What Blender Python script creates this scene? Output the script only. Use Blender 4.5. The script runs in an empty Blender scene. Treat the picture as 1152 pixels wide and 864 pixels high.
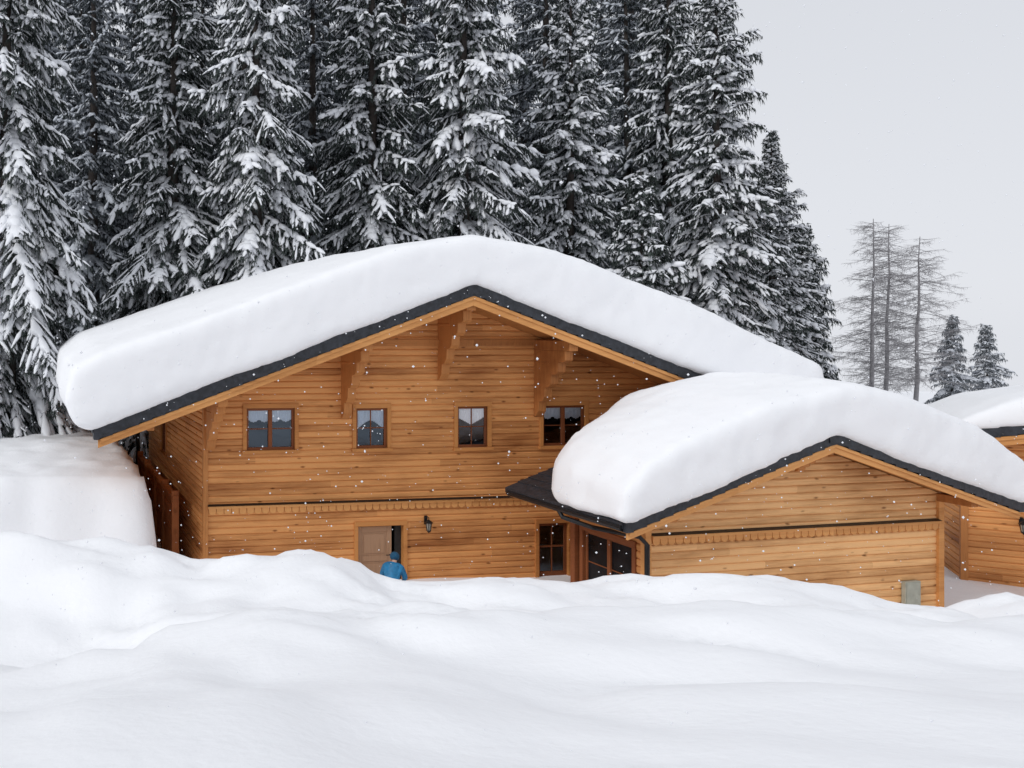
import bpy, bmesh, math, random
import numpy as np
from mathutils import Vector, noise
R = math.radians
random.seed(7)
scene = bpy.context.scene
COL = scene.collection
F, PX0, H0, HC = 950.0, 170.0, 370.0, 7.4

# ------------------------------------------------------------------ materials
def nmat(name):
    m = bpy.data.materials.new(name); m.use_nodes = True
    nt = m.node_tree; b = nt.nodes['Principled BSDF']
    return m, nt, b
def N(nt, t, **kw):
    n = nt.nodes.new(t)
    for k, v in kw.items(): setattr(n, k, v)
    return n
def plain(name, col, rough=.6, metal=0, var=.25, scale=6, bump=.0, spec=.5):
    m, nt, b = nmat(name)
    tc = N(nt, 'ShaderNodeTexCoord'); no = N(nt, 'ShaderNodeTexNoise')
    no.inputs['Scale'].default_value = scale; no.inputs['Detail'].default_value = 5
    nt.links.new(tc.outputs['Object'], no.inputs['Vector'])
    r = N(nt, 'ShaderNodeValToRGB')
    r.color_ramp.elements[0].position = .3; r.color_ramp.elements[1].position = .7
    r.color_ramp.elements[0].color = (*[c*(1-var) for c in col], 1)
    r.color_ramp.elements[1].color = (*[min(1, c*(1+var)) for c in col], 1)
    nt.links.new(no.outputs['Fac'], r.inputs['Fac']); nt.links.new(r.outputs['Color'], b.inputs['Base Color'])
    b.inputs['Roughness'].default_value = rough; b.inputs['Metallic'].default_value = metal
    b.inputs['Specular IOR Level'].default_value = spec
    if bump:
        bp = N(nt, 'ShaderNodeBump'); bp.inputs['Strength'].default_value = bump; bp.inputs['Distance'].default_value = .03
        nt.links.new(no.outputs['Fac'], bp.inputs['Height']); nt.links.new(bp.outputs['Normal'], b.inputs['Normal'])
    return m
PITCH = .175
def wood(name, c0, c1, pitch=PITCH, axis='x', knots=True, plank=11.0):
    m, nt, b = nmat(name); L = nt.links.new
    tc = N(nt, 'ShaderNodeTexCoord'); sep = N(nt, 'ShaderNodeSeparateXYZ')
    L(tc.outputs['Object'], sep.inputs[0])
    fz = N(nt, 'ShaderNodeMath', operation='DIVIDE'); fz.inputs[1].default_value = pitch; L(sep.outputs['Z'], fz.inputs[0])
    fl = N(nt, 'ShaderNodeMath', operation='FLOOR'); L(fz.outputs[0], fl.inputs[0])
    w1 = N(nt, 'ShaderNodeTexWhiteNoise', noise_dimensions='1D'); L(fl.outputs[0], w1.inputs['W'])
    sh = N(nt, 'ShaderNodeMath', operation='MULTIPLY'); sh.inputs[1].default_value = 17.3; L(w1.outputs['Value'], sh.inputs[0])
    ax = N(nt, 'ShaderNodeMath', operation='ADD'); L(sep.outputs['X'], ax.inputs[0]); L(sh.outputs[0], ax.inputs[1])
    dx = N(nt, 'ShaderNodeMath', operation='DIVIDE'); dx.inputs[1].default_value = plank; L(ax.outputs[0], dx.inputs[0])
    fx = N(nt, 'ShaderNodeMath', operation='FLOOR'); L(dx.outputs[0], fx.inputs[0])
    cmb = N(nt, 'ShaderNodeCombineXYZ'); L(fl.outputs[0], cmb.inputs[0]); L(fx.outputs[0], cmb.inputs[1])
    w2 = N(nt, 'ShaderNodeTexWhiteNoise', noise_dimensions='2D'); L(cmb.outputs[0], w2.inputs['Vector'])
    mp = N(nt, 'ShaderNodeMapping'); L(tc.outputs['Object'], mp.inputs['Vector'])
    mp.inputs['Scale'].default_value = (1.3, 9, 26) if axis == 'x' else ((26, 9, 1.3) if axis == 'z' else (26, 1.3, 26))
    no = N(nt, 'ShaderNodeTexNoise'); no.inputs['Scale'].default_value = 1.0; no.inputs['Detail'].default_value = 6; no.inputs['Roughness'].default_value = .65
    ofs = N(nt, 'ShaderNodeVectorMath', operation='ADD'); L(mp.outputs[0], ofs.inputs[0]); L(w2.outputs['Color'], ofs.inputs[1])
    L(ofs.outputs[0], no.inputs['Vector'])
    mb_ = N(nt, 'ShaderNodeMapping'); L(tc.outputs['Object'], mb_.inputs['Vector']); mb_.inputs['Scale'].default_value = (.35, .5, 1.1)
    big = N(nt, 'ShaderNodeTexNoise'); big.inputs['Scale'].default_value = 1.0; big.inputs['Detail'].default_value = 4; L(mb_.outputs[0], big.inputs['Vector'])
    a1 = N(nt, 'ShaderNodeMath', operation='MULTIPLY'); a1.inputs[1].default_value = .26; L(w2.outputs['Value'], a1.inputs[0])
    a2 = N(nt, 'ShaderNodeMath', operation='MULTIPLY_ADD'); a2.inputs[1].default_value = .6; L(no.outputs['Fac'], a2.inputs[0]); L(a1.outputs[0], a2.inputs[2])
    a3 = N(nt, 'ShaderNodeMath', operation='MULTIPLY_ADD'); a3.inputs[1].default_value = .9; L(big.outputs['Fac'], a3.inputs[0]); L(a2.outputs[0], a3.inputs[2])
    r = N(nt, 'ShaderNodeValToRGB'); e = r.color_ramp.elements
    e[0].position = .56; e[0].color = (*c0, 1); e[1].position = 1.0; e[1].color = (*c1, 1)
    L(a3.outputs[0], r.inputs['Fac']); out = r.outputs['Color']
    if knots:
        mk = N(nt, 'ShaderNodeMapping'); L(tc.outputs['Object'], mk.inputs['Vector']); mk.inputs['Scale'].default_value = (1.7, 1.7, 4.2)
        vo = N(nt, 'ShaderNodeTexVoronoi'); vo.inputs['Scale'].default_value = 1.0; L(mk.outputs[0], vo.inputs['Vector'])
        kr = N(nt, 'ShaderNodeValToRGB'); kr.color_ramp.elements[0].position = .05; kr.color_ramp.elements[0].color = (.35, .25, .18, 1)
        kr.color_ramp.elements[1].position = .15; kr.color_ramp.elements[1].color = (1, 1, 1, 1)
        L(vo.outputs['Distance'], kr.inputs['Fac'])
        mx = N(nt, 'ShaderNodeMix', data_type='RGBA', blend_type='MULTIPLY'); mx.inputs[0].default_value = 1
        L(out, mx.inputs[6]); L(kr.outputs['Color'], mx.inputs[7]); out = mx.outputs[2]
    L(out, b.inputs['Base Color']); b.inputs['Roughness'].default_value = .62
    b.inputs['Specular IOR Level'].default_value = .25
    bp = N(nt, 'ShaderNodeBump'); bp.inputs['Strength'].default_value = .3; bp.inputs['Distance'].default_value = .01
    L(no.outputs['Fac'], bp.inputs['Height']); L(bp.outputs['Normal'], b.inputs['Normal'])
    return m
def snowmat(name, col=(.94, .947, .965), s1=1.2, s2=14, st=.25):
    m, nt, b = nmat(name); L = nt.links.new
    tc = N(nt, 'ShaderNodeTexCoord')
    n1 = N(nt, 'ShaderNodeTexNoise'); n1.inputs['Scale'].default_value = s1; n1.inputs['Detail'].default_value = 4
    n2 = N(nt, 'ShaderNodeTexNoise'); n2.inputs['Scale'].default_value = s2; n2.inputs['Detail'].default_value = 6
    for n in (n1, n2): L(tc.outputs['Object'], n.inputs['Vector'])
    b1 = N(nt, 'ShaderNodeBump'); b1.inputs['Strength'].default_value = st; b1.inputs['Distance'].default_value = .12; L(n1.outputs['Fac'], b1.inputs['Height'])
    b2 = N(nt, 'ShaderNodeBump'); b2.inputs['Strength'].default_value = st*1.1; b2.inputs['Distance'].default_value = .02; L(n2.outputs['Fac'], b2.inputs['Height'])
    L(b1.outputs['Normal'], b2.inputs['Normal']); L(b2.outputs['Normal'], b.inputs['Normal'])
    b.inputs['Base Color'].default_value = (*col, 1); b.inputs['Roughness'].default_value = .75
    b.inputs['Specular IOR Level'].default_value = .2
    return m
M = {}
M['snow'] = snowmat('snow', st=.34)
M['rsnow'] = snowmat('roof_snow_surface', s1=1.4, s2=11, st=.2)
M['tsnow'] = plain('tree_snow', (.86, .875, .91), .8, var=.05, scale=3)
M['haze_tsnow3'] = plain('hazed_forest_snow', (.56, .59, .64), .8, var=.08, scale=3)  # snow greyed so haze among the back trees is in the colour
M['haze_tsnow2'] = plain('hazed_far_tree_snow', (.76, .785, .83), .8, var=.08, scale=3)  # distance haze painted into the snow tone
M['wall'] = wood('larch_siding', (.30, .10, .027), (.78, .365, .128))
M['gwall'] = wood('pale_larch_siding', (.42, .185, .06), (.90, .53, .24))
M['trim'] = wood('trim_wood', (.46, .19, .056), (.74, .36, .125), pitch=3, knots=False)
M['casing'] = wood('casing_wood', (.34, .12, .034), (.60, .26, .08), pitch=3, knots=False)
M['soffit'] = wood('soffit_wood', (.32, .12, .036), (.54, .24, .078), pitch=50, axis='y', knots=False)
M['brown'] = wood('brown_frame_wood', (.14, .042, .015), (.25, .082, .03), pitch=9, knots=False)
M['redwood'] = wood('red_brown_rail_wood', (.20, .06, .02), (.40, .14, .045), pitch=9, axis='z', knots=False)
M['vert'] = wood('vertical_wood', (.27, .095, .028), (.54, .225, .07), pitch=30, axis='z', knots=False)
M['leaf'] = wood('brown_door_wood', (.22, .12, .07), (.42, .25, .15), pitch=30, axis='z', knots=False)
M['slate'] = plain('slate_tiles', (.022, .025, .032), .55, var=.5, scale=9, bump=.5)
M['black'] = plain('black_metal', (.012, .013, .015), .4, .3, .2)
M['grey'] = plain('grey_paint', (.36, .37, .31), .5, 0, .12)
M['curtain'] = plain('lace_curtain', (.92, .93, .95), .9, 0, .08, 40)
M['dark'] = plain('dark_interior', (.02, .018, .016), .8)  # near-black colour stands in for unlit interiors
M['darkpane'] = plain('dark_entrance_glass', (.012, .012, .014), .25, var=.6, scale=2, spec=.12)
M['lampglass'] = plain('lamp_glass', (.35, .34, .30), .2)
M['needle'] = plain('hazed_spruce_needles', (.040, .050, .046), .8, var=.5, scale=1.3, spec=.2)  # needle green lifted slightly to paint in haze
M['haze_needle3'] = plain('hazed_forest_needles', (.058, .068, .073), .8, var=.4, scale=1.3, spec=.2)  # back-row needles paler still, haze put into the colour
M['haze_needle2'] = plain('hazed_far_needles', (.17, .185, .20), .8, var=.3, scale=1.0)  # much paler needles imitate haze over distance
M['bark'] = plain('spruce_bark', (.06, .048, .042), .9, var=.4, scale=8)
M['haze_larchbark'] = plain('hazed_larch_bark', (.31, .30, .31), .9, var=.2, scale=5)  # bark paled to a hazy grey, atmosphere painted in
M['coat'] = plain('blue_jacket_cloth', (.008, .17, .36), .55, var=.25, scale=9, bump=.3)
M['trouser'] = plain('dark_trouser_cloth', (.02, .022, .03), .8)
M['hat'] = plain('dark_knit_hat', (.010, .075, .15), .9, scale=30, bump=.5)
M['skin'] = plain('skin', (.62, .36, .26), .5, var=.06)
def glass():
    m, nt, b = nmat('window_glass'); L = nt.links.new
    nt.nodes.remove(b); out = nt.nodes['Material Output']
    t = N(nt, 'ShaderNodeBsdfTransparent'); t.inputs[0].default_value = (.95, .96, .98, 1)
    g = N(nt, 'ShaderNodeBsdfGlossy'); g.inputs['Roughness'].default_value = .03; g.inputs['Color'].default_value = (.7, .84, 1, 1)
    no = N(nt, 'ShaderNodeTexNoise'); no.inputs['Scale'].default_value = 2; bp = N(nt, 'ShaderNodeBump'); bp.inputs['Strength'].default_value = .15
    L(no.outputs['Fac'], bp.inputs['Height']); L(bp.outputs['Normal'], g.inputs['Normal'])
    fr = N(nt, 'ShaderNodeFresnel'); fr.inputs[0].default_value = 1.9
    mx = N(nt, 'ShaderNodeMixShader'); L(fr.outputs[0], mx.inputs[0]); L(t.outputs[0], mx.inputs[1]); L(g.outputs[0], mx.inputs[2])
    L(mx.outputs[0], out.inputs['Surface']); return m
M['glass'] = glass()

# ------------------------------------------------------------------ mesh helpers
class MB:
    def __init__(s): s.v = []; s.f = []
    def add(s, vs, fs):
        o = len(s.v); s.v += [tuple(p) for p in vs]; s.f += [tuple(i+o for i in f) for f in fs]
    def box(s, x0, x1, y0, y1, z0, z1):
        s.add([(x0,y0,z0),(x1,y0,z0),(x1,y1,z0),(x0,y1,z0),(x0,y0,z1),(x1,y0,z1),(x1,y1,z1),(x0,y1,z1)],
              [(3,2,1,0),(4,5,6,7),(0,1,5,4),(1,2,6,5),(2,3,7,6),(3,0,4,7)])
    def prism(s, poly, a, b, ax='y'):
        n = len(poly)
        f = (lambda p, t: (p[0], t, p[1])) if ax == 'y' else (lambda p, t: (t, p[0], p[1]))
        s.add([f(p, a) for p in poly]+[f(p, b) for p in poly],
              [tuple(range(n)), tuple(range(2*n-1, n-1, -1))]+[(i, i+n, (i+1) % n+n, (i+1) % n) for i in range(n)])
    def tube(s, pts, rad, n=8):
        pts = [Vector(p) for p in pts]; rings = []
        for i, p in enumerate(pts):
            d = (pts[min(i+1, len(pts)-1)]-pts[max(i-1, 0)]).normalized()
            up = Vector((0, 0, 1)) if abs(d.z) < .9 else Vector((1, 0, 0))
            a = d.cross(up).normalized(); b = d.cross(a)
            r = rad[i] if isinstance(rad, (list, tuple)) else rad
            rings.append([p+(a*math.cos(2*math.pi*k/n)+b*math.sin(2*math.pi*k/n))*r for k in range(n)])
        vs = [q for rg in rings for q in rg]; fs = []
        for i in range(len(pts)-1):
            for k in range(n): fs.append((i*n+k, i*n+(k+1) % n, (i+1)*n+(k+1) % n, (i+1)*n+k))
        fs.append(tuple(range(n))); fs.append(tuple(range((len(pts)-1)*n, len(pts)*n)))
        s.add(vs, fs)
    def ball(s, c, r, n=10, m=7):
        rx, ry, rz = r if isinstance(r, tuple) else (r, r, r)
        vs = []; fs = []
        for j in range(m+1):
            a = math.pi*j/m
            for i in range(n):
                b = 2*math.pi*i/n
                vs.append((c[0]+rx*math.sin(a)*math.cos(b), c[1]+ry*math.sin(a)*math.sin(b), c[2]+rz*math.cos(a)))
        for j in range(m):
            for i in range(n): fs.append((j*n+i, j*n+(i+1) % n, (j+1)*n+(i+1) % n, (j+1)*n+i))
        s.add(vs, fs)
    def build(s, name, mat, parent=None, smooth=False, bevel=0):
        me = bpy.data.meshes.new(name); me.from_pydata(s.v, [], s.f)
        bm = bmesh.new(); bm.from_mesh(me); bmesh.ops.recalc_face_normals(bm, faces=bm.faces); bm.to_mesh(me); bm.free()
        me.materials.append(M[mat] if isinstance(mat, str) else mat)
        if smooth: me.polygons.foreach_set('use_smooth', [True]*len(me.polygons))
        o = bpy.data.objects.new(name, me); COL.objects.link(o)
        if parent: o.parent = parent
        if bevel:
            md = o.modifiers.new('bev', 'BEVEL'); md.width = bevel; md.segments = 2; md.limit_method = 'ANGLE'
        return o
def np_mesh(name, V, faces_n, mat, smooth=False):
    me = bpy.data.meshes.new(name); m, k = faces_n.shape
    me.vertices.add(len(V)); me.vertices.foreach_set('co', V.astype(np.float32).ravel())
    me.loops.add(m*k); me.loops.foreach_set('vertex_index', faces_n.astype(np.int32).ravel())
    me.polygons.add(m); me.polygons.foreach_set('loop_start', np.arange(0, m*k, k, dtype=np.int32))
    if smooth: me.polygons.foreach_set('use_smooth', np.ones(m, dtype=bool))
    me.update(calc_edges=True); me.validate()
    me.materials.append(M[mat]); return me
def tag(o, label=None, cat=None, group=None, kind=None):
    if label: o['label'] = label
    if cat: o['category'] = cat
    if group: o['group'] = group
    if kind: o['kind'] = kind
    return o
def empty(name, loc, rz=0):
    o = bpy.data.objects.new(name, None); COL.objects.link(o); o.location = loc; o.rotation_euler = (0, 0, rz); return o

# ------------------------------------------------------------------ terrain
def sm(a, b, x):
    t = max(0, min(1, (x-a)/(b-a))); return t*t*(3-2*t)
def lerpt(tab, x):
    if x <= tab[0][0]: return tab[0][1]
    for (a, b), (c, d) in zip(tab, tab[1:]):
        if x <= c:
            t = (x-a)/(c-a); t = t*t*(3-2*t); return b+(d-b)*t
    return tab[-1][1]
CREST = [(-300,612),(0,600),(110,603),(165,612),(215,629),(275,629),(345,623),(385,632),(420,653),(470,656),(530,645),(600,649),(700,651),(800,648),(860,652),(900,662),(950,668),(1000,681),(1040,692),(1085,680),(1120,676),(1152,690),(1300,690)]
C2 = [(-300,760),(0,748),(130,738),(200,712),(290,694),(420,700),(560,689),(700,692),(850,684),(1000,690),(1152,694)]
C3 = [(-300,800),(0,797),(120,778),(260,776),(400,800),(600,800),(800,790),(1152,780)]
TH = R(8); UX, UY = math.cos(TH), math.sin(TH)
OM = Vector((8.27, 24.08, 0))
def nz(x, y, s, o=0): return noise.noise(Vector((x/s+o, y/s+o*1.7, o)))
def H(x, y):
    g0 = .25+1.1*sm(1.0, -1.5, x)*sm(18, 24, y)
    g0 += .9*sm(30, 48, y)+1.4*sm(50, 75, y)*sm(44, 30, x)
    g0 -= 95*sm(66, 380, y)**1.3
    g0 += .12*nz(x, y, 3, 5)
    if y > 20.5:
        h = g0
    else:
        zc = HC-(lerpt(CREST, PX0+F*x/15)-H0)/F*15
        z2 = HC-(lerpt(C2, PX0+F*x/9)-H0)/F*9
        z3 = HC-(lerpt(C3, PX0+F*x/5.6)-H0)/F*5.6
        zm = min(z2-.85, zc*.5+z2*.5-.45)
        K = [(-60, 6.8), (-10, 6.3), (0, 6.0), (3, 5.5), (5.6, z3), (7.3, (z2+z3)/2-.2), (9, z2), (11.5, zm), (15, zc), (16.5, .5*zc+.5*g0-.1), (17.9, g0+.1), (20.5, g0), (24, g0)]
        i = 0
        while i < len(K)-2 and y > K[i+1][0]: i += 1
        p1, p2 = K[i], K[i+1]; p0 = K[max(i-1, 0)]; p3 = K[min(i+2, len(K)-1)]
        t = (y-p1[0])/(p2[0]-p1[0]); t = max(0, min(1, t)); dx = p2[0]-p1[0]
        m1 = (p2[1]-p0[1])/max(p2[0]-p0[0], .01)*dx; m2 = (p3[1]-p1[1])/max(p3[0]-p1[0], .01)*dx
        h = (2*t**3-3*t*t+1)*p1[1]+(t**3-2*t*t+t)*m1+(-2*t**3+3*t*t)*p2[1]+(t**3-t*t)*m2
        w = sm(20, 15, y)
        h += w*(.04*nz(x, y, 1.7, 1)+.10*nz(x, y, 4.2, 2)*sm(1, 4, y))
        wx = x+.35*y
        w2 = sm(19, 16, y)*sm(3, 7, y)
        h += w2*(.40*(abs(nz(wx, y*1.15, 2.6, 9))-.2)+.26*(abs(nz(wx, y*1.3, 1.05, 13))-.2)*(.3+.7*sm(7, 11, y))+.06*(abs(nz(wx, y, .45, 17))-.2)*sm(8, 12, y))
    dx, dy = x-OM.x, y-OM.y
    s = dx*UX+dy*UY; d = -dx*UY+dy*UX
    bk = sm(-7.95, -8.5, s+.2*nz(x, y, 1.3, 8))*sm(-24, -19, s)*sm(-1.4, .3, d+.3*nz(x, y, 1.5, 8))*sm(15, 10, d)
    h = h+bk*max(0, (3.38+.10*nz(x, y, 2.4, 4)+.12*nz(x, y, .8, 6)-.02*max(0, -s-11))-h)
    return h
xs = [-170, -120, -85, -60, -45, -35, -28, -22, -17, -13]+list(np.arange(-10, 30, .2))+[31, 34, 38, 44, 52, 62, 75, 92, 115, 150, 200, 270]
ys = [-60, -35, -20, -10, -5, -2, 0]+list(np.arange(1.5, 22, .14))+list(np.arange(22, 42, .3))+[43, 45, 48, 52, 57, 63, 70, 80, 95, 120, 160, 230, 350, 600]
V = [(x, y, H(x, y)) for y in ys for x in xs]; nx = len(xs)
FQ = [(j*nx+i, j*nx+i+1, (j+1)*nx+i+1, (j+1)*nx+i) for j in range(len(ys)-1) for i in range(nx-1)]
me = np_mesh('ground', np.array(V), np.array(FQ), 'snow', True)
g = bpy.data.objects.new('ground', me); COL.objects.link(g); tag(g, kind='structure')

# ------------------------------------------------------------------ building helpers
def siding(parent, x0, x1, zmin, ztop, slope, openings, mat, loc=(0, 0, 0), rz=0, pitch=PITCH, label=None):
    mb = MB(); prof = [(0, .004), (.014, -.018), (.04, -.032), (pitch-.04, -.036), (pitch-.014, -.022), (pitch-.0001, .004)]
    zs = set(); k = math.floor(zmin/pitch)
    def yoff(z):
        t = z % pitch
        for (a, ya), (b, yb) in zip(prof, prof[1:]):
            if a <= t <= b: return ya+(yb-ya)*(t-a)/(b-a)
        return .004
    while k*pitch < ztop:
        for a, _ in prof[:-1]:
            z = k*pitch+a
            if zmin < z < ztop: zs.add(round(z, 5))
        k += 1
    zs |= {zmin, ztop}
    for o in openings: zs |= {o[2], o[3]}
    if slope > 0: zs.add(ztop-slope*max(abs(x0), abs(x1)))
    zs = sorted(z for z in zs if zmin <= z <= ztop)
    def lim(z):
        if slope <= 0: return x0, x1
        w = (ztop-z)/slope; return max(x0, -w), min(x1, w)
    for za, zb in zip(zs, zs[1:]):
        if zb-za < 1e-5: continue
        la, lb = lim(za), lim(zb); zm = (za+zb)/2
        cuts = sorted((o[0], o[1]) for o in openings if o[2] < zm < o[3])
        L = [(la[0], lb[0])]; segs = []
        for c0, c1 in cuts: segs.append((L[-1], (c0, c0))); L.append((c1, c1))
        segs.append((L[-1], (la[1], lb[1])))
        ya, yb = yoff(za), yoff(zb)
        for (a, b), (c, d) in segs:
            mb.add([(a, ya, za), (c, ya, za), (d, yb, zb), (b, yb, zb)], [(0, 1, 2, 3)])
    o = mb.build('wall', mat, parent); o.location = loc; o.rotation_euler = (0, 0, rz)
    if label: o['label'] = label
    return o
def scallops(parent, x0, x1, z, step=.21, drop=.17):
    mb = MB(); n = int((x1-x0)/step); st = (x1-x0)/n
    for i in range(n):
        a = x0+i*st; P = [(a+.008, z), (a+.008, z-drop*.45)]
        for k in range(1, 6):
            t = math.pi*k/6; P.append((a+st/2-(st/2-.008)*math.cos(t), z-drop*.45-drop*.55*math.sin(t)))
        P += [(a+st-.008, z-drop*.45), (a+st-.008, z)]
        mb.prism(P, -.095, -.055)
    mb.box(x0-.02, x1+.02, -.135, -.042, z+.003, z+.07)
    mb.build('scalloped_trim', 'trim', parent)
    mb = MB(); mb.prism([(-.165, z+.075), (-.042, z+.115), (-.042, z+.075)], x0-.03, x1+.03, 'x')
    mb.build('drip_edge', 'black', parent)
def window(parent, x0, x1, z0, z1, sashes=1, curtain=None, loc=None, rz=0, name='window', muntin=(2, 1), cm='casing', pane='glass'):
    c = .11
    fb = MB(); y0, y1 = .015, .075; w = .07
    fb.box(x0, x1, y0, y1, z1-w, z1); fb.box(x0, x1, y0, y1, z0, z0+w)
    fb.box(x0, x0+w, y0, y1, z0+w, z1-w); fb.box(x1-w, x1, y0, y1, z0+w, z1-w)
    iw = (x1-x0-2*w)/sashes
    for i in range(sashes):
        a = x0+w+i*iw; b = a+iw
        if i: fb.box(a-.055, a+.055, y0-.012, y1, z0+w, z1-w)
        for k in range(1, muntin[0]):
            zz = z0+w+(z1-z0-2*w)*k/muntin[0]; fb.box(a+.056 if i else a, b-.056 if i < sashes-1 else b, y0+.015, y1-.01, zz-.013, zz+.013)
        for k in range(1, muntin[1]):
            xx = a+(b-a)*k/muntin[1]; fb.box(xx-.012, xx+.012, y0+.012, y1-.012, z0+w, z1-w)
    fo = fb.build(name, 'brown', parent, bevel=.006)
    cb = MB()
    cb.box(x0-c, x1+c, -.08, .01, z1, z1+c+.02); cb.box(x0-c-.03, x1+c+.03, -.12, .01, z0-.09, z0)
    cb.box(x0-c, x0, -.072, .012, z0, z1); cb.box(x1, x1+c, -.072, .012, z0, z1)
    cb.box(x0-c, x1+c, .012, .17, z1+.001, z1+.03); cb.box(x0-c, x1+c, .012, .17, z0-.03, z0-.001)
    cb.build('casing', cm, fo, bevel=.008)
    gb = MB(); gb.add([(x0+w, .05, z0+w), (x1-w, .05, z0+w), (x1-w, .05, z1-w), (x0+w, .05, z1-w)], [(0, 1, 2, 3)])
    gb.build('pane', pane, fo)
    if curtain:
        kb = MB(); n = 32; W = x1-x0-2*w; Hh = z1-z0-2*w
        top = []; bot = []
        for i in range(n+1):
            t = i/n; x = x0+w+W*t; y = .066+.005*math.sin(i*1.9)
            if curtain == 'swag': dr = .30+.26*abs(2*t-1)**1.5
            elif curtain == 'point': dr = .46-.2*abs(2*t-1)
            else: dr = .26+.07*abs(math.sin(t*math.pi*4))
            dr = dr*Hh-.02*(i % 2)
            top.append((x, y, z1-w*.5)); bot.append((x, y, z1-w-dr))
        kb.add(top+bot, [(i, i+1, n+2+i, n+1+i) for i in range(n)])
        kb.build('curtain', 'curtain', fo)
    if loc is not None: fo.location = loc; fo.rotation_euler = (0, 0, rz)
    return fo
def roof(parent, W, zpk, slope, y0, y1, thick=.3, barge=.26):
    ze = zpk-slope*W
    mb = MB(); mb.prism([(-W, ze), (0, zpk), (W, ze), (W, ze-thick), (0, zpk-thick), (-W, ze-thick)], y0+.02, y1)
    st = .33; n = int(W/st)
    for sg in (-1, 1):
        for i in range(n+1):
            a = i*st; b = min(a+st+.05, W+.06)
            if a >= W: continue
            za, zb = zpk-slope*a, zpk-slope*b
            P = [(sg*a, za+.012), (sg*b, zb+.065), (sg*b, zb-thick+.04), (sg*a, za-thick-.012)]
            mb.prism(P, y0-.05-.001*(i % 2), y0+.3)
    mb.prism([(-.22, zpk-.02), (-.1, zpk+.08), (.1, zpk+.08), (.22, zpk-.02), (.2, zpk-thick*.9), (-.2, zpk-thick*.9)], y0-.07, y1-.02)
    for sg in (-1, 1):
        mb.prism([(sg*(W-.02), ze+.02), (sg*(W+.09), ze-.02), (sg*(W+.09), ze-.14), (sg*(W-.02), ze-.2)], y0+.03, y1-.03)
    k = W-.3
    while k > W-3.2:
        z_ = zpk-slope*k
        for sg in (-1, 1): mb.prism([(sg*k, z_+.03), (sg*(k-.3), z_+slope*.3+.004), (sg*(k-.3), z_+slope*.3-.05), (sg*k, z_-.05)], y0+.32, y1-.005)
        k -= .3
    ro = mb.build('roof', 'slate', parent)
    for sg in (-1, 1):
        b = MB(); t = thick+.004
        b.prism([(0, zpk-t), (sg*W*.995, zpk-slope*W*.995-t), (sg*W*.995, zpk-slope*W*.995-t-barge*.8), (0, zpk-t-barge)], y0+.01, y0+.07)
        b.prism([(0, zpk-t), (sg*W*.99, zpk-slope*W*.99-t), (sg*W*.99, zpk-slope*W*.99-t-barge*.35), (0, zpk-t-barge*.38)], y0-.025, y0+.006)
        b.build('bargeboard', 'trim', parent, bevel=.006)
    s = MB(); t = thick+.003; Wi = W-.05
    s.prism([(-Wi, zpk-slope*Wi-t), (0, zpk-t), (Wi, zpk-slope*Wi-t), (Wi, zpk-slope*Wi-t-.04), (0, zpk-t-.04), (-Wi, zpk-slope*Wi-t-.04)], y0+.075, y1-.05)
    s.build('soffit', 'soffit', parent)
    return ro
def bracket(parent, x, zt, ext, ht, w=.22):
    P = [(.0, 0), (-1, 0), (-1, -.13), (-.94, -.16), (-.80, -.17), (-.78, -.30), (-.70, -.345), (-.58, -.35), (-.56, -.48), (-.48, -.53), (-.38, -.54), (-.36, -.68), (-.27, -.75), (-.19, -.76), (-.17, -.9), (-.08, -.985), (0, -1)]
    mb = MB(); mb.prism([(p[0]*ext, zt+p[1]*ht) for p in P], x-w/2, x+w/2, 'x')
    mb.box(x-w/2-.012, x+w/2+.012, -ext*.5, -.001, zt-.20*ht, zt-.17*ht)
    return mb.build('bracket', 'vert', parent, bevel=.012)
def snow_loft(name, stations, loc, rz, voxel=.14, smooth=14, disp=.14, dsize=1.6, fine=.05):
    mb = MB(); n = len(stations[0][1]); vs = []
    for y, P in stations: vs += [(p[0], y, p[1]) for p in P]
    fs = [tuple(range(n)), tuple(range(len(vs)-1, len(vs)-n-1, -1))]
    for j in range(len(stations)-1):
        for i in range(n): fs.append((j*n+i, (j+1)*n+i, (j+1)*n+(i+1) % n, j*n+(i+1) % n))
    mb.add(vs, fs); o = mb.build(name, 'rsnow'); o.location = loc; o.rotation_euler = (0, 0, rz)
    r = o.modifiers.new('r', 'REMESH'); r.mode = 'VOXEL'; r.voxel_size = voxel; r.use_smooth_shade = True
    s = o.modifiers.new('s', 'SMOOTH'); s.factor = .5; s.iterations = smooth
    for a, (st, sz_, dp) in enumerate(((disp, dsize, 1), (fine, .35, 2))):
        tx = bpy.data.textures.new(name, 'CLOUDS'); tx.noise_scale = sz_; tx.noise_depth = dp
        d = o.modifiers.new('d', 'DISPLACE'); d.texture = tx; d.strength = st; d.mid_level = .5; d.texture_coords = 'LOCAL'
    return o
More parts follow.
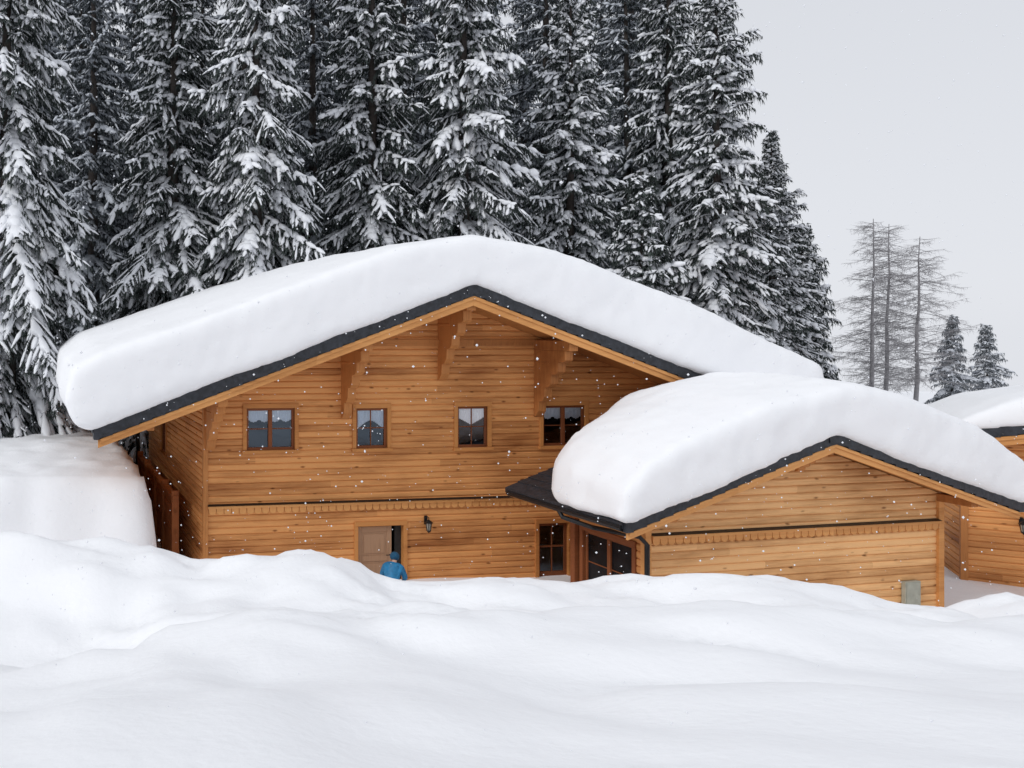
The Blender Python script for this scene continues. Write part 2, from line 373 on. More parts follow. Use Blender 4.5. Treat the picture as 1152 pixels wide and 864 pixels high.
def lantern(parent, x, z, y=-.04):
    mb = MB()
    mb.box(x-.045, x+.045, y-.02, y, z+.02, z+.26)
    mb.tube([(x, y-.02, z+.2), (x, y-.1, z+.26), (x, y-.2, z+.24), (x, y-.2, z+.18)], .012, 6)
    mb.tube([(x, y-.2, z+.19), (x, y-.2, z+.17), (x, y-.2, z+.11), (x, y-.2, z+.095)], [.015, .04, .115, .115], 6)
    for k in range(6):
        a = math.pi*k/3
        mb.tube([(x+.09*math.cos(a), y-.2+.09*math.sin(a), z+.1), (x+.055*math.cos(a), y-.2+.055*math.sin(a), z-.12)], .009, 5)
    mb.tube([(x, y-.2, z-.11), (x, y-.2, z-.135), (x, y-.2, z-.17), (x, y-.2, z-.19)], [.07, .06, .02, .012], 6)
    o = mb.build('wall_lamp', 'black', parent)
    g = MB(); g.tube([(x, y-.2, z+.095), (x, y-.2, z-.11)], [.08, .048], 6); g.build('lamp_glass', 'lampglass', o)

# ------------------------------------------------------------------ main chalet
W, ZP, SL, OV, D = 9.98, 8.62, .365, 1.8, 11.0
chalet = empty('chalet', OM, TH)
tag(chalet, 'large two-storey larch wood chalet with dark tiled gable roof and four upper windows', 'house')
def sz(px, py, O=OM, th=TH, d=0):
    u = (math.cos(th), math.sin(th)); ox, oy = O.x-d*u[1], O.y+d*u[0]; k = (px-PX0)/F
    s = (k*oy-ox)/(u[0]-k*u[1]); Y = oy+s*u[1]
    return s, HC-(py-H0)/F*Y
def rect(a, b, c, d, **kw):
    s0, _ = sz(a, c, **kw); s1, _ = sz(b, c, **kw); mx = (a+b)/2
    return s0, s1, sz(mx, d, **kw)[1], sz(mx, c, **kw)[1]
WL, WR = sz(230, 500)[0], 7.3
wins = [rect(277, 331, 459, 506), rect(400, 435, 459, 504), rect(514, 548, 457, 503), rect(610, 657, 456, 501)]
door = rect(402, 453, 591, 660); door = (door[0], door[1], .0, door[3])
gdoor = rect(605, 638, 588, 655); gdoor = (gdoor[0], gdoor[1], .05, gdoor[3])
zgab = ZP-.38
siding(chalet, WL, WR, -.4, zgab, SL, wins+[door, gdoor], 'wall')
def zw(s): return zgab-SL*abs(s)
siding(chalet, -D, 0, -.4, zw(WL), 0, [(-7.6, -6.4, 3.0, 4.2)], 'wall', loc=(WL, 0, 0), rz=-math.pi/2)
window(chalet, -7.6, -6.4, 3.0, 4.2, 2, None, loc=(WL, 0, 0), rz=-math.pi/2)
siding(chalet, 0, D, -.4, zw(WR), 0, [], 'wall', loc=(WR, 0, 0), rz=math.pi/2)
siding(chalet, -WR, -WL, -.4, zgab, SL, [], 'wall', loc=(0, D, 0), rz=math.pi)
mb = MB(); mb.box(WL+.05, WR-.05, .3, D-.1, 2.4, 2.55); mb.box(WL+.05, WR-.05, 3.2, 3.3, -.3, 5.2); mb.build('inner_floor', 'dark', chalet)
roof(chalet, W, ZP, SL, -OV, D+1.2, thick=.34)
window(chalet, *wins[0], 2, 'flat', muntin=(2, 1)); window(chalet, *wins[1], 1, 'swag', muntin=(2, 2))
window(chalet, *wins[2], 1, 'point', muntin=(2, 2)); window(chalet, *wins[3], 2, 'flat', muntin=(2, 1))
mb = MB(); mb.box(WL-.05, WL+.09, -.09, .05, -.4, zw(WL)-.02); mb.build('corner_post', 'vert', chalet, bevel=.01)
zt = sz(430, 566)[1]
scallops(chalet, WL+.1, gdoor[0]-.3+1.2, zt)
mb = MB(); zl = sz(500, 384)[1]; hw = (zgab-zl)/SL-.15
mb.box(-hw, hw, -.12, -.041, zl-.05, zl+.05); mb.box(-hw+.1, hw-.1, -.09, -.0405, zl-.13, zl-.052); mb.build('gable_ledge', 'vert', chalet)
for s, ht in ((0, 1.95), (-2.87, 1.95), (2.95, 1.95), (WL+.14, 1.35), (6.9, 1.35)):
    zu = ZP-SL*abs(s)-.385-(.05 if s == 0 else .06)
    mb = MB(); mb.box(s-.13, s+.13, -OV+.12, -.04, zu-.3, zu-.02); mb.build('purlin', 'vert', chalet, bevel=.012)
    bracket(chalet, s, zu-.302, OV-.32, ht, .24)
for s in (-8.6, 8.6):
    zu = ZP-SL*abs(s)-.44
    mb = MB(); mb.box(s-.09, s+.09, -OV+.12, D+1, zu-.2, zu-.02); mb.build('purlin', 'vert', chalet)
def casing(parent_obj, r, c=.11, mat='casing'):
    x0, x1, z0, z1 = r; cb = MB()
    cb.box(x0-c, x1+c, -.085, .01, z1, z1+c+.02); cb.box(x0-c, x0, -.08, .16, z0, z1); cb.box(x1, x1+c, -.08, .16, z0, z1)
    cb.box(x0-c, x1+c, .012, .16, z1+.001, z1+.03)
    return cb.build('casing', mat, parent_obj, bevel=.008)
x0, x1, z0, z1 = door
mb = MB(); xe = x0+(x1-x0)*.76
mb.box(x0, xe, .04, .08, z0, z1-.03)
for (a, b) in ((x0+.003, x0+.13), (xe-.13, xe-.003)): mb.box(a, b, .015, .041, z0, z1-.03)
for (a, b) in ((z0, z0+.2), (z0+.85, z0+1.0), (z1-.18, z1-.031)): mb.box(x0+.131, xe-.131, .016, .0415, a, b)
mb.box(x0+.2, xe-.2, .022, .042, z0+.27, z0+.78); mb.box(x0+.2, xe-.2, .022, .042, z0+1.07, z1-.25)
dr = mb.build('door', 'leaf', chalet, bevel=.006)
dr['label'] = 'brown panelled door leaf'
casing(dr, door)
mb = MB(); mb.tube([(xe-.07, .015, z0+1.02), (xe-.07, -.04, z0+1.02), (xe-.19, -.04, z0+1.02)], .012, 6); mb.build('handle', 'black', dr)
mb = MB(); mb.box(xe+.12, x1-.005, .1, .14, z0, z1-.02); mb.build('dark_gap_panel', 'dark', dr)  # dark-coloured sheet painting the shade in the open door gap
x0, x1, z0, z1 = gdoor
mb = MB(); w = .09
mb.box(x0, x0+w, .02, .08, z0, z1); mb.box(x1-w, x1, .02, .08, z0, z1); mb.box(x0+w, x1-w, .02, .08, z1-w, z1); mb.box(x0+w, x1-w, .02, .08, z0, z0+.3)
mb.box(x0+w, x1-w, .03, .07, z0+1.0, z0+1.05); mb.box((x0+x1)/2-.018, (x0+x1)/2+.018, .032, .068, z0+.3, z1-w)
gd = mb.build('glazed_door', 'brown', chalet, bevel=.006); casing(gd, gdoor)
mb = MB(); mb.add([(x0+w, .05, z0+.3), (x1-w, .05, z0+.3), (x1-w, .05, z1-w), (x0+w, .05, z1-w)], [(0, 1, 2, 3)]); mb.build('pane', 'glass', gd)
mb = MB(); mb.tube([(x0+.05, .02, z0+1.1), (x0+.05, -.04, z0+1.1), (x0+.17, -.04, z0+1.1)], .012, 6); mb.build('handle', 'black', gd)
ls, lz = sz(478, 590); lantern(chalet, ls, lz)
for (da, db, zt_) in ((1.5, 5.2, 2.55), (5.25, 9.6, 2.55)):
    mb = MB(); xx = WL-.55
    mb.box(xx-.09, xx+.09, da-.05, db, zt_-.09, zt_); mb.box(xx-.045, xx+.045, da, db, zt_-.5, zt_-.38)
    mb.box(xx-.045, xx+.045, da, db, zt_-1.1, zt_-.98); mb.box(xx-.045, xx+.045, da, db, .35, .47)
    for k in (da, (da+db)/2, db-.14): mb.box(xx-.1, xx+.1, k, k+.16, -.3, zt_+.14)
    k = da+.25
    while k < db-.2:
        mb.box(xx-.022, xx+.022, k, k+.12, .472, zt_-.092); k += .21
    mb.build('balustrade', 'redwood', chalet)
mb = MB(); mb.tube([(-W+.1, D+.5, 4.7), (-W+.1, D+.5, 4.4), (WL-.5, D-.3, 3.9), (WL-.5, D-.3, -.2)], .09, 8); mb.build('downspout', 'black', chalet)
def topz(s): return ZP-SL*abs(s)
def ms(e, t):
    P = [(-10.1, topz(-10.1)-.02), (-5, topz(5)-.06), (0, ZP-.08), (5, topz(5)-.06), (10.15, topz(10.15)-.1)]
    P += [(10.6, topz(10.5)+.55), (10.35, topz(10.2)+t+.0), (7, topz(7)+t+.26), (3.8, topz(3.8)+t+.24), (1.9, topz(1.9)+t+.13), (0, ZP+t-.27), (-1.9, topz(1.9)+t+.14), (-4.2, topz(4.2)+t+.22+e*.5), (-7.5, topz(7.5)+t+.2+e), (-9.9, topz(9.9)+t+.26+e), (-10.62, topz(10.7)+t+.16), (-10.75, topz(10.8)+.95), (-10.5, topz(10.7)+.32)]
    return P
rs = snow_loft('roof_snow', [(-OV-.25, ms(0, 1.5)), (-OV+.5, ms(.02, 1.58)), (1.5, ms(.12, 1.66)), (5, ms(.22, 1.74)), (D+1.4, ms(.2, 1.7))], OM, TH, .115, 16, .13, 2.4, .05)
tag(rs, 'thick smooth snow slab covering the whole roof of the large chalet', 'snow')

# ------------------------------------------------------------------ garage annex
TG = R(11); OG = Vector((15.37, 20.08, 0)); GW, GZ, GS, GO = 5.4, 5.03, .332, .9
gar = empty('garage', OG, TG); tag(gar, 'low larch wood garage with dark tiled gable roof in front of the large chalet', 'garage')
hw = 4.15; zg = GZ-.3
siding(gar, -hw, hw, -.4, zg, GS, [], 'gwall', pitch=PITCH)
GD = 2.15
siding(gar, -GD, 0, -.4, zg-GS*hw, 0, [(-2.0, -.35, .1, 2.35)], 'wall', loc=(-hw, 0, 0), rz=-math.pi/2)
siding(gar, 0, 3.3, -.4, zg-GS*hw, 0, [], 'gwall', loc=(hw, 0, 0), rz=math.pi/2)
siding(gar, -hw, hw, -.4, zg, GS, [], 'gwall', loc=(0, GD+.02, 0), rz=math.pi)
roof(gar, GW, GZ, GS, -GO, 3.35, thick=.24, barge=.2)
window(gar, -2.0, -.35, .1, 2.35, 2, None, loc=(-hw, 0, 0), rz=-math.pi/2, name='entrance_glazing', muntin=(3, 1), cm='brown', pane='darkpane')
mb = MB(); mb.box(-hw+.5, -hw+.56, .1, GD-.1, -.3, 2.9); mb.box(-hw+.1, -hw+.5, GD-.14, GD-.08, -.3, 2.9); mb.box(-hw+.1, -hw+.5, .1, .14, -.3, 2.9); mb.build('dark_backing', 'dark', gar)  # dark box added so the view behind the glazing stays black
mb = MB(); mb.box(-hw+.95, -hw+1.05, GD+.06, 3.7, -.4, 3.05)
for k in range(3): mb.box(-hw+.88, -hw+.949, GD+.1+k*.55, GD+.18+k*.55, -.4, 3.0)
mb.build('porch_wall', 'brown', gar)
scallops(gar, -hw+.1, hw-.1, 2.62, .2, .16)
for s in (-hw, hw):
    mb = MB(); mb.box(s-.09, s+.07, -.1, .06, -.4, zg-GS*hw-.03); mb.build('corner_post', 'trim', gar, bevel=.01)
for s in (0, -hw, hw):
    zu = GZ-GS*abs(s)-.24-.055
    mb = MB(); mb.box(s-.1, s+.1, -GO+.1, -.04, zu-.2, zu-.01); mb.build('purlin', 'vert', gar, bevel=.01)
bracket(gar, 0, GZ-.52, GO-.25, .5, .2)
mb = MB(); mb.box(-hw-.14, -hw+.02, 2.2, 2.36, -.4, 2.9); mb.box(-hw-.9, -hw+.2, 2.22, 2.34, 2.92, 3.06); mb.build('porch_post', 'brown', gar, bevel=.01)
bx = sz(1012, 653, O=OG, th=TG); bx2 = sz(1029, 681, O=OG, th=TG)
mb = MB(); mb.box(bx[0], bx2[0], -.14, -.04, bx2[1], bx[1]); mb.box(bx[0]+.03, bx2[0]-.03, -.152, -.141, bx2[1]+.03, bx[1]-.03)
mb.tube([(bx2[0]-.06, -.155, (bx[1]+bx2[1])/2), (bx2[0]-.06, -.17, (bx[1]+bx2[1])/2)], .018, 8)
mb.build('meter_box', 'grey', gar, bevel=.008)
ze = GZ-GS*GW
mb = MB(); mb.tube([(-GW-.08, -GO+.05, ze-.14), (-GW-.08, 3.2, ze-.14)], .07, 8); mb.build('gutter', 'black', gar)
mb = MB(); mb.tube([(-GW-.08, 1.2, ze-.18), (-GW-.06, 1.1, ze-.32), (-GW+.2, .4, ze-.42), (-hw-.25, -.1, ze-.55), (-hw-.12, -.18, ze-.72), (-hw-.12, -.18, -.3)], .055, 8); mb.build('downspout', 'black', gar)
def gt(s): return GZ-GS*abs(s)
def gs(t, l=-5.5):
    return [(l, gt(l)-.05), (l*.5, gt(l*.5)-.06), (0, GZ-.08), (2.8, gt(2.8)-.06), (5.4, gt(5.4)-.04), (5.65, gt(5.65)+.4), (5.3, gt(5.3)+t-.15), (4.0, gt(4.0)+t+.2), (2.2, gt(2.2)+t+.28), (.3, gt(.3)+t+.02), (-2.0, gt(2.0)+t+.14), (l*.72, gt(l*.72)+t+.14), (l+.5, gt(l+.5)+t-.02), (l-.08, gt(l)+t-.5), (l-.18, gt(l)+.14)]
gsn = snow_loft('roof_snow', [(-GO-.23, gs(1.18)), (-GO+.5, gs(1.3)), (.6, gs(1.38)), (1.35, gs(1.38, -5.4)), (1.8, gs(1.36, -5.1)), (2.2, gs(1.32, -4.3)), (2.9, gs(1.25, -3.1))], OG, TG, .105, 16, .12, 1.6, .06)
tag(gsn, 'deep rounded snow cap on the roof of the low garage', 'snow')

# ------------------------------------------------------------------ third chalet at the right edge
T3 = R(-30); O3 = Vector((27.52, 21.45, 0)); h3 = empty('chalet', O3, T3)
tag(h3, 'neighbouring brown wood chalet cut off by the right edge of the photo', 'house')
W3 = 5.6; s3 = .2; z3 = 4.52+s3*W3; w3 = 5.1; d3 = 3.3
siding(h3, -w3, w3, -.4, z3-.3, s3, [(-.2, 1.2, .9, 2.2)], 'wall')
window(h3, -.2, 1.2, .9, 2.2, 2, 'flat', muntin=(2, 2))
siding(h3, -d3, 0, -.4, z3-.3-s3*w3, 0, [], 'wall', loc=(-w3, 0, 0), rz=-math.pi/2)
siding(h3, 0, d3, -.4, z3-.3-s3*w3, 0, [], 'wall', loc=(w3, 0, 0), rz=math.pi/2); siding(h3, -w3, w3, -.4, z3-.3, s3, [], 'wall', loc=(0, d3, 0), rz=math.pi)
roof(h3, W3, z3, s3, -1.0, d3+.3, thick=.24, barge=.3)
for s in (-w3, w3):
    mb = MB(); mb.box(s-.09, s+.07, -.09, .05, -.4, z3-.35-s3*w3); mb.build('corner_post', 'vert', h3)
    mb = MB(); zu = z3-s3*w3-.31; mb.box(s-.12, s+.12, -.85, -.1, zu-.22, zu); mb.build('purlin', 'vert', h3)
l3 = sz(1148, 592, O=O3, th=T3); lantern(h3, l3[0], l3[1])
def hs(t): return [(-5.6, z3-s3*5.6-.04), (0, z3-.08), (5.6, z3-s3*5.6-.04), (5.8, z3-s3*5.7+.4), (5.2, z3-s3*5.3+t), (2, z3-s3*2+t+.1), (0, z3+t), (-2, z3-s3*2+t+.1), (-4.4, z3-s3*4.4+t), (-5.3, z3-s3*5.3+t-.3), (-5.75, z3-s3*5.7+.2)]
s_ = snow_loft('roof_snow', [(-1.15, hs(.72)), (0, hs(.76)), (d3+.35, hs(.6))], O3, T3, .12, 12, .08, 1.6, .03)
tag(s_, 'snow layer on the roof of the neighbouring chalet at the right edge', 'snow')

# ------------------------------------------------------------------ person, stooping forward
def skinned(name, pts, edges, mat, parent, root=0, sub=2):
    bm = bmesh.new(); L = bm.verts.layers.skin.verify(); vs = []
    for i, (x, y, z, r) in enumerate(pts):
        v = bm.verts.new((x, y, z)); rr = r if isinstance(r, tuple) else (r, r); v[L].radius = rr; v[L].use_root = (i == root); vs.append(v)
    for a, b in edges: bm.edges.new((vs[a], vs[b]))
    me = bpy.data.meshes.new(name); bm.to_mesh(me); bm.free(); me.materials.append(M[mat])
    o = bpy.data.objects.new(name, me); COL.objects.link(o); o.parent = parent
    k = o.modifiers.new('skin', 'SKIN'); k.use_smooth_shade = True
    s = o.modifiers.new('sub', 'SUBSURF'); s.levels = sub; s.render_levels = sub
    return o
pX, pY = (441-PX0)/F*20.9, 20.9
person = empty('person', (pX, pY, H(pX, pY)-.12), R(-25))
tag(person, 'person in a bright blue jacket and dark blue hat stooping before the brown door', 'person')
P = [(0, -.06, .94, .13), (0, .02, 1.12, .125), (0, .17, 1.27, .14), (0, .28, 1.35, .065), (0, .34, 1.39, .06), (0, .41, 1.43, .095), (0, .46, 1.49, .085), (0, .50, 1.37, .018),
     (.1, -.05, .88, .095), (.11, .1, .48, .065), (.11, .04, .1, .045), (.11, .18, .04, .04), (-.1, -.05, .88, .095), (-.11, -.02, .47, .065), (-.11, -.14, .12, .045), (-.11, -.02, .04, .04),
     (.19, .19, 1.28, .055), (.26, .27, 1.02, .043), (.2, .46, .90, .03), (-.19, .19, 1.28, .055), (-.27, .27, 1.02, .043), (-.2, .48, .93, .03)]
E = [(0,1),(1,2),(2,3),(3,4),(4,5),(5,6),(5,7),(0,8),(8,9),(9,10),(10,11),(0,12),(12,13),(13,14),(14,15),(2,16),(16,17),(17,18),(2,19),(19,20),(20,21)]
def hand(base, sgn):
    bi = len(P); P.append((base[0], base[1]+.05, base[2]-.04, .028)); q = P[bi]
    for k, (dx, ln) in enumerate(((-.027, .06), (-.009, .07), (.009, .066), (.027, .05))):
        a = len(P); P.append((q[0]+dx, q[1]+.035, q[2]-.035, .0095)); P.append((q[0]+dx, q[1]+.045, q[2]-.035-ln*.6, .009)); P.append((q[0]+dx, q[1]+.03, q[2]-.035-ln, .0075))
        E.extend([(bi, a), (a, a+1), (a+1, a+2)])
    a = len(P); P.append((q[0]-sgn*.04, q[1]+.01, q[2]-.005, .011)); P.append((q[0]-sgn*.05, q[1]+.03, q[2]-.04, .009)); E.extend([(bi, a), (a, a+1)])
    return bi
b1 = hand(P[18], 1); E.append((18, b1)); b2 = hand(P[21], -1); E.append((21, b2))
skinned('body', P, E, 'skin', person)
skinned('jacket', [(0, -.06, .80, (.22, .18)), (0, -.04, .98, (.21, .17)), (0, .04, 1.14, (.2, .17)), (0, .17, 1.27, (.2, .16)), (0, .27, 1.34, (.11, .11)), (.2, .19, 1.27, .09), (.28, .26, 1.02, .072), (.21, .44, .92, .055), (-.2, .19, 1.27, .09), (-.29, .26, 1.02, .072), (-.21, .46, .95, .055)],
        [(0, 1), (1, 2), (2, 3), (3, 4), (3, 5), (5, 6), (6, 7), (3, 8), (8, 9), (9, 10)], 'coat', person, 2)
hood = MB(); hood.ball((0, .40, 1.495), (.118, .125, .115), 16, 12); hood.build('hat', 'hat', person, smooth=True)
skinned('trousers', [(0, -.05, .84, .15), (.1, -.03, .76, .11), (.11, .1, .48, .085), (.11, .05, .16, .07), (-.1, -.03, .76, .11), (-.11, -.02, .47, .085), (-.11, -.13, .18, .07)], [(0, 1), (1, 2), (2, 3), (0, 4), (4, 5), (5, 6)], 'trouser', person)
for a in ([(.11, .03, .2, .065), (.11, .04, .07, .06), (.11, .2, .045, .045)], [(-.11, -.14, .22, .065), (-.11, -.13, .09, .06), (-.11, .02, .045, .045)]):
    skinned('boot', a, [(0, 1), (1, 2)], 'black', person)

# ------------------------------------------------------------------ spruces
def unit(a): return a/np.maximum(np.linalg.norm(a, axis=1, keepdims=True), 1e-6)
def spruce_meshes(seed, Ht, Rb, snow, step=.55, bare=.8, power=.8, droop=1.0, dens=1.0, mats=('needle', 'tsnow'), sw=1.0):
    r = np.random.RandomState(seed)
    st_p, st_d, st_s = [], [], []
    sp = []
    z = bare; ph = r.uniform(0, 6, 4)
    while z < Ht-.25:
        t = z/Ht; nb = 6 if t < .8 else 5
        a0 = r.uniform(0, 6.28)
        for b in range(nb):
            az = a0+6.283*b/nb+r.uniform(-.4, .4); L = (Rb*(1-t)**power)*r.uniform(.5, 1.12)+.14
            L *= 1+.14*math.sin(az*2+ph[0]+z*.35)+.12*math.sin(az+ph[1]-z*.8)
            if r.rand() < .12 and L > 1: L *= 1.25
            pit = (-.42+1.0*t**1.6)*droop+r.uniform(-.2, .18)
            zb = z+r.uniform(-.2, .2); ca, sa = math.cos(az), math.sin(az)
            sag = r.uniform(.14, .48)*droop*(1-.5*t); bend = r.uniform(-.12, .12)
            def pt(u):
                rr = L*u; a_ = az+bend*u
                return np.array((math.cos(a_)*rr, math.sin(a_)*rr, zb+rr*math.tan(pit)-sag*L*u*u+.15*L*max(0, u-.65)))
            nst = max(3, int(L/.13*dens))
            us = np.linspace(.15, 1, nst)
            pts = np.array([pt(u) for u in us]); dr = unit(np.gradient(pts, axis=0))
            st_p.append(pts); st_d.append(dr); st_s.append(np.full(nst, .145))
            load = r.uniform(.6, 1.4)
            if r.rand() < snow*1.15:
                nl = 1 if L < .7 else (3 if L < 1.8 else 7)
                for k in range(nl):
                    ua = .12+.88*k/nl+r.uniform(0, .04); ub = ua+.88/nl*r.uniform(.85, 1.35)
                    if r.rand() < .06: continue
                    ub = min(ub, 1.05)
                    o_ = r.uniform(-.03, .03, 3)
                    sp.append((pt(ua)+o_, pt((ua+ub)/2)+o_, pt(ub)+o_, sw*load*(.05+.045*L**.5)*r.uniform(.6, 1.3)))
            nt_ = int(L*3.6*dens)+1
            for sgn in (-1, 1):
                for k in range(nt_):
                    u = .18+.8*(k+r.uniform(0, .8))/nt_
                    if u > 1: continue
                    p = pt(u); ln = (L*.33*(1-u*.70)+.13)*r.uniform(.55, 1.3); aa = az+sgn*r.uniform(.4, 1.05)
                    dz = -r.uniform(.35, 1.05)*droop*ln; e = p+np.array((math.cos(aa)*ln, math.sin(aa)*ln, dz))
                    mid = (p+e)/2+np.array((0, 0, .10*ln))
                    n2 = max(2, int(ln/.125*dens)); tt = np.linspace(.15, 1, n2)[:, None]
                    pp = p*(1-tt)**2+2*mid*tt*(1-tt)+e*tt**2
                    st_p.append(pp); st_d.append(np.repeat(unit((e-p)[None]), n2, 0)); st_s.append(np.full(n2, .12))
                    if ln > .14 and r.rand() < snow*.95:
                        w_ = sw*load*(.032+.034*ln)
                        if ln > .7:
                            c1 = p*.25+mid*.5+e*.25
                            sp.append((p*.9+e*.1, (p+mid)/2, c1, w_*r.uniform(.7, 1.4))); sp.append((c1, (c1+e)/2+np.array((0, 0, .02)), e, w_*r.uniform(.7, 1.4)))
                        else: sp.append((p*.85+e*.15, mid, e, w_*r.uniform(.7, 1.4)))
        z += step*r.uniform(.8, 1.2)*(1 if t < .8 else .75)
    p = np.concatenate(st_p); d = np.concatenate(st_d); s = np.concatenate(st_s); n = len(p)
    side = unit(np.cross(d, np.array((0, 0, 1.0)))); tris = []
    for kind in range(4):
        q = p+r.uniform(-.04, .04, (n, 3)); sc = (s*r.uniform(.7, 1.6, n))[:, None]
        if kind == 0: tip = q+np.array((0, 0, -1.0))*sc*2.1+d*sc*.5+side*r.uniform(-.4, .4, (n, 1))*sc
        elif kind == 1: tip = q+side*sc*1.25+d*sc*.6-np.array((0, 0, .65))*sc
        elif kind == 2: tip = q-side*sc*1.25+d*sc*.6-np.array((0, 0, .65))*sc
        else: tip = q+d*sc*1.2+np.array((0, 0, -1.0))*sc+side*r.uniform(-.8, .8, (n, 1))*sc
        base = d*.042
        if kind == 3: base = side*.042
        tris.append(np.stack([q-base, q+base, tip], 1))
    T = np.concatenate(tris).reshape(-1, 3)
    crown = np_mesh('crown', T, np.arange(len(T)).reshape(-1, 3), mats[0])
    A = np.array([x[0] for x in sp]); B = np.array([x[1] for x in sp]); C_ = np.array([x[2] for x in sp]); w = np.array([x[3] for x in sp])
    m = len(A); tt = [0, .3, .65, 1.0]; prof = [.35, 1.0, 1.05, .35]
    dd = unit(C_-A); sd = unit(np.cross(dd, np.array((0, 0, 1.0)))); rows = []
    for k in range(4):
        c = A*(1-tt[k])**2+2*B*tt[k]*(1-tt[k])+C_*tt[k]**2
        wk = (w*prof[k]*r.uniform(.7, 1.3, m))[:, None]
        for (cx, cz) in ((-1.25, -.55), (-.65, .6), (.65, .6), (1.25, -.55)):
            rows.append(c+sd*cx*wk+np.array((0, 0, 1.0))*(cz*wk*.85+.02))
    VV = np.stack(rows, 1)
    fq = []
    for k in range(3):
        for c in range(3): fq.append((k*4+c, k*4+c+1, (k+1)*4+c+1, (k+1)*4+c))
        fq.append((k*4+3, k*4, (k+1)*4, (k+1)*4+3))
    fq = np.array(fq); FF = (fq[None]+(np.arange(m)*16)[:, None, None]).reshape(-1, 4)
    sn = np_mesh('snow_load', VV.reshape(-1, 3), FF, mats[1], True)
    mb = MB(); k = 7
    mb.tube([(.05*math.sin(i*1.3), .05*math.cos(i*2.1), -.6+(Ht+.5)*i/k) for i in range(k+1)], [.014*Ht*(1-i/k*.95) for i in range(k+1)], 8)
    o = mb.build('trunk', 'bark', None, smooth=True); tr = o.data; bpy.data.objects.remove(o)
    return tr, crown, sn
VAR = {'A': spruce_meshes(1, 30, 5.2, 1.0, droop=1.35, step=.62, sw=1.3), 'B': spruce_meshes(2, 31, 4.7, .9, droop=1.25, step=.58, sw=1.2), 'E': spruce_meshes(12, 30, 5.0, .97, droop=1.4, step=.66, sw=1.3),
       'C': spruce_meshes(3, 28, 4.2, 1.0, power=.8, step=.55, sw=1.4, droop=1.15),
       'D': spruce_meshes(4, 31, 4.2, .85, step=.7, dens=.7, mats=('haze_needle3', 'haze_tsnow3'), sw=1.2), 'S': spruce_meshes(5, 13, 2.5, 1.0, step=.36, bare=.4, sw=1.5),
       'F': spruce_meshes(6, 9, 1.9, 1.0, step=.36, bare=.4, power=.95, dens=.8, mats=('haze_needle2', 'haze_tsnow2'), sw=1.3)}
VH = {'A': 30, 'B': 31, 'E': 30, 'C': 28, 'D': 31, 'S': 13, 'F': 9}
def tree(var, px, Y, label, group=None, top=None, sc=1.0, rz=None, wide=1.0, cat='spruce tree'):
    X = (px-PX0)/F*Y; zb = H(X, Y)-.2
    if top is not None: sc = (HC-(top-H0)/F*Y-zb)/VH[var]
    o = empty('spruce_tree', (X, Y, zb), random.uniform(0, 6.28) if rz is None else rz)
    o.scale = (sc*wide, sc*wide, sc)
    for nm, me in zip(('trunk', 'crown', 'snow_load'), VAR[var]):
        c = bpy.data.objects.new(nm, me); COL.objects.link(c); c.parent = o
    tag(o, label, cat, group); return o
G1 = 'tall spruces in the front row behind the chalet'
tree('A', 8, 34, 'heavily snow-laden spruce at the far left edge, nearest to the left snow field', G1, wide=.9, rz=1)
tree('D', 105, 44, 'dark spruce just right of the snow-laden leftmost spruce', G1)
tree('B', 196, 39, 'tall spruce rising behind the left end of the chalet roof', G1)
tree('E', 288, 36, 'tall spruce with hanging white boughs behind the left half of the roof', G1, rz=4, wide=.9)
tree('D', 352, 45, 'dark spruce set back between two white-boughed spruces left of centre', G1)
tree('B', 418, 39, 'spruce with broad drooping boughs left of the chalet roof peak', G1, rz=2)
tree('A', 522, 38, 'tall spruce standing straight behind the chalet roof peak', G1, rz=5.2, wide=.9)
tree('C', 642, 41, 'frosted spruce right of the roof peak, beside the small gap of sky', G1, top=-60)
tree('S', 722, 36, 'small young spruce standing in front of taller ones right of the roof peak', None, top=185)
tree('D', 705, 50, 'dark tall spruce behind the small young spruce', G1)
tree('B', 752, 48, 'grey spruce left of the tall frosted spruce over the right roof slope', G1, top=-150, wide=.9)
tree('C', 806, 42, 'tall frosted spruce over the right slope of the large roof', G1, top=-80, rz=3, wide=.95)
tree('C', 868, 47, 'shorter spruce with its pointed tip against the sky at the forest edge', G1, top=145, wide=1.25)
tree('S', 902, 52, 'small spruce at the outer right foot of the forest edge', None, top=245, wide=1.0)
G2 = 'dark spruces deep in the forest'
rr = random.Random(11)
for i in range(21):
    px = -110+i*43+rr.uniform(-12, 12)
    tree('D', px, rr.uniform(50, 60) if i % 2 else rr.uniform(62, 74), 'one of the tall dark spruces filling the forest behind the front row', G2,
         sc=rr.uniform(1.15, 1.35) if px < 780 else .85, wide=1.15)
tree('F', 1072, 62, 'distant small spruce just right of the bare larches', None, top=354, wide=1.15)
tree('F', 1110, 63, 'rightmost distant small spruce above the neighbouring snowy roof', None, top=364, wide=1.15)

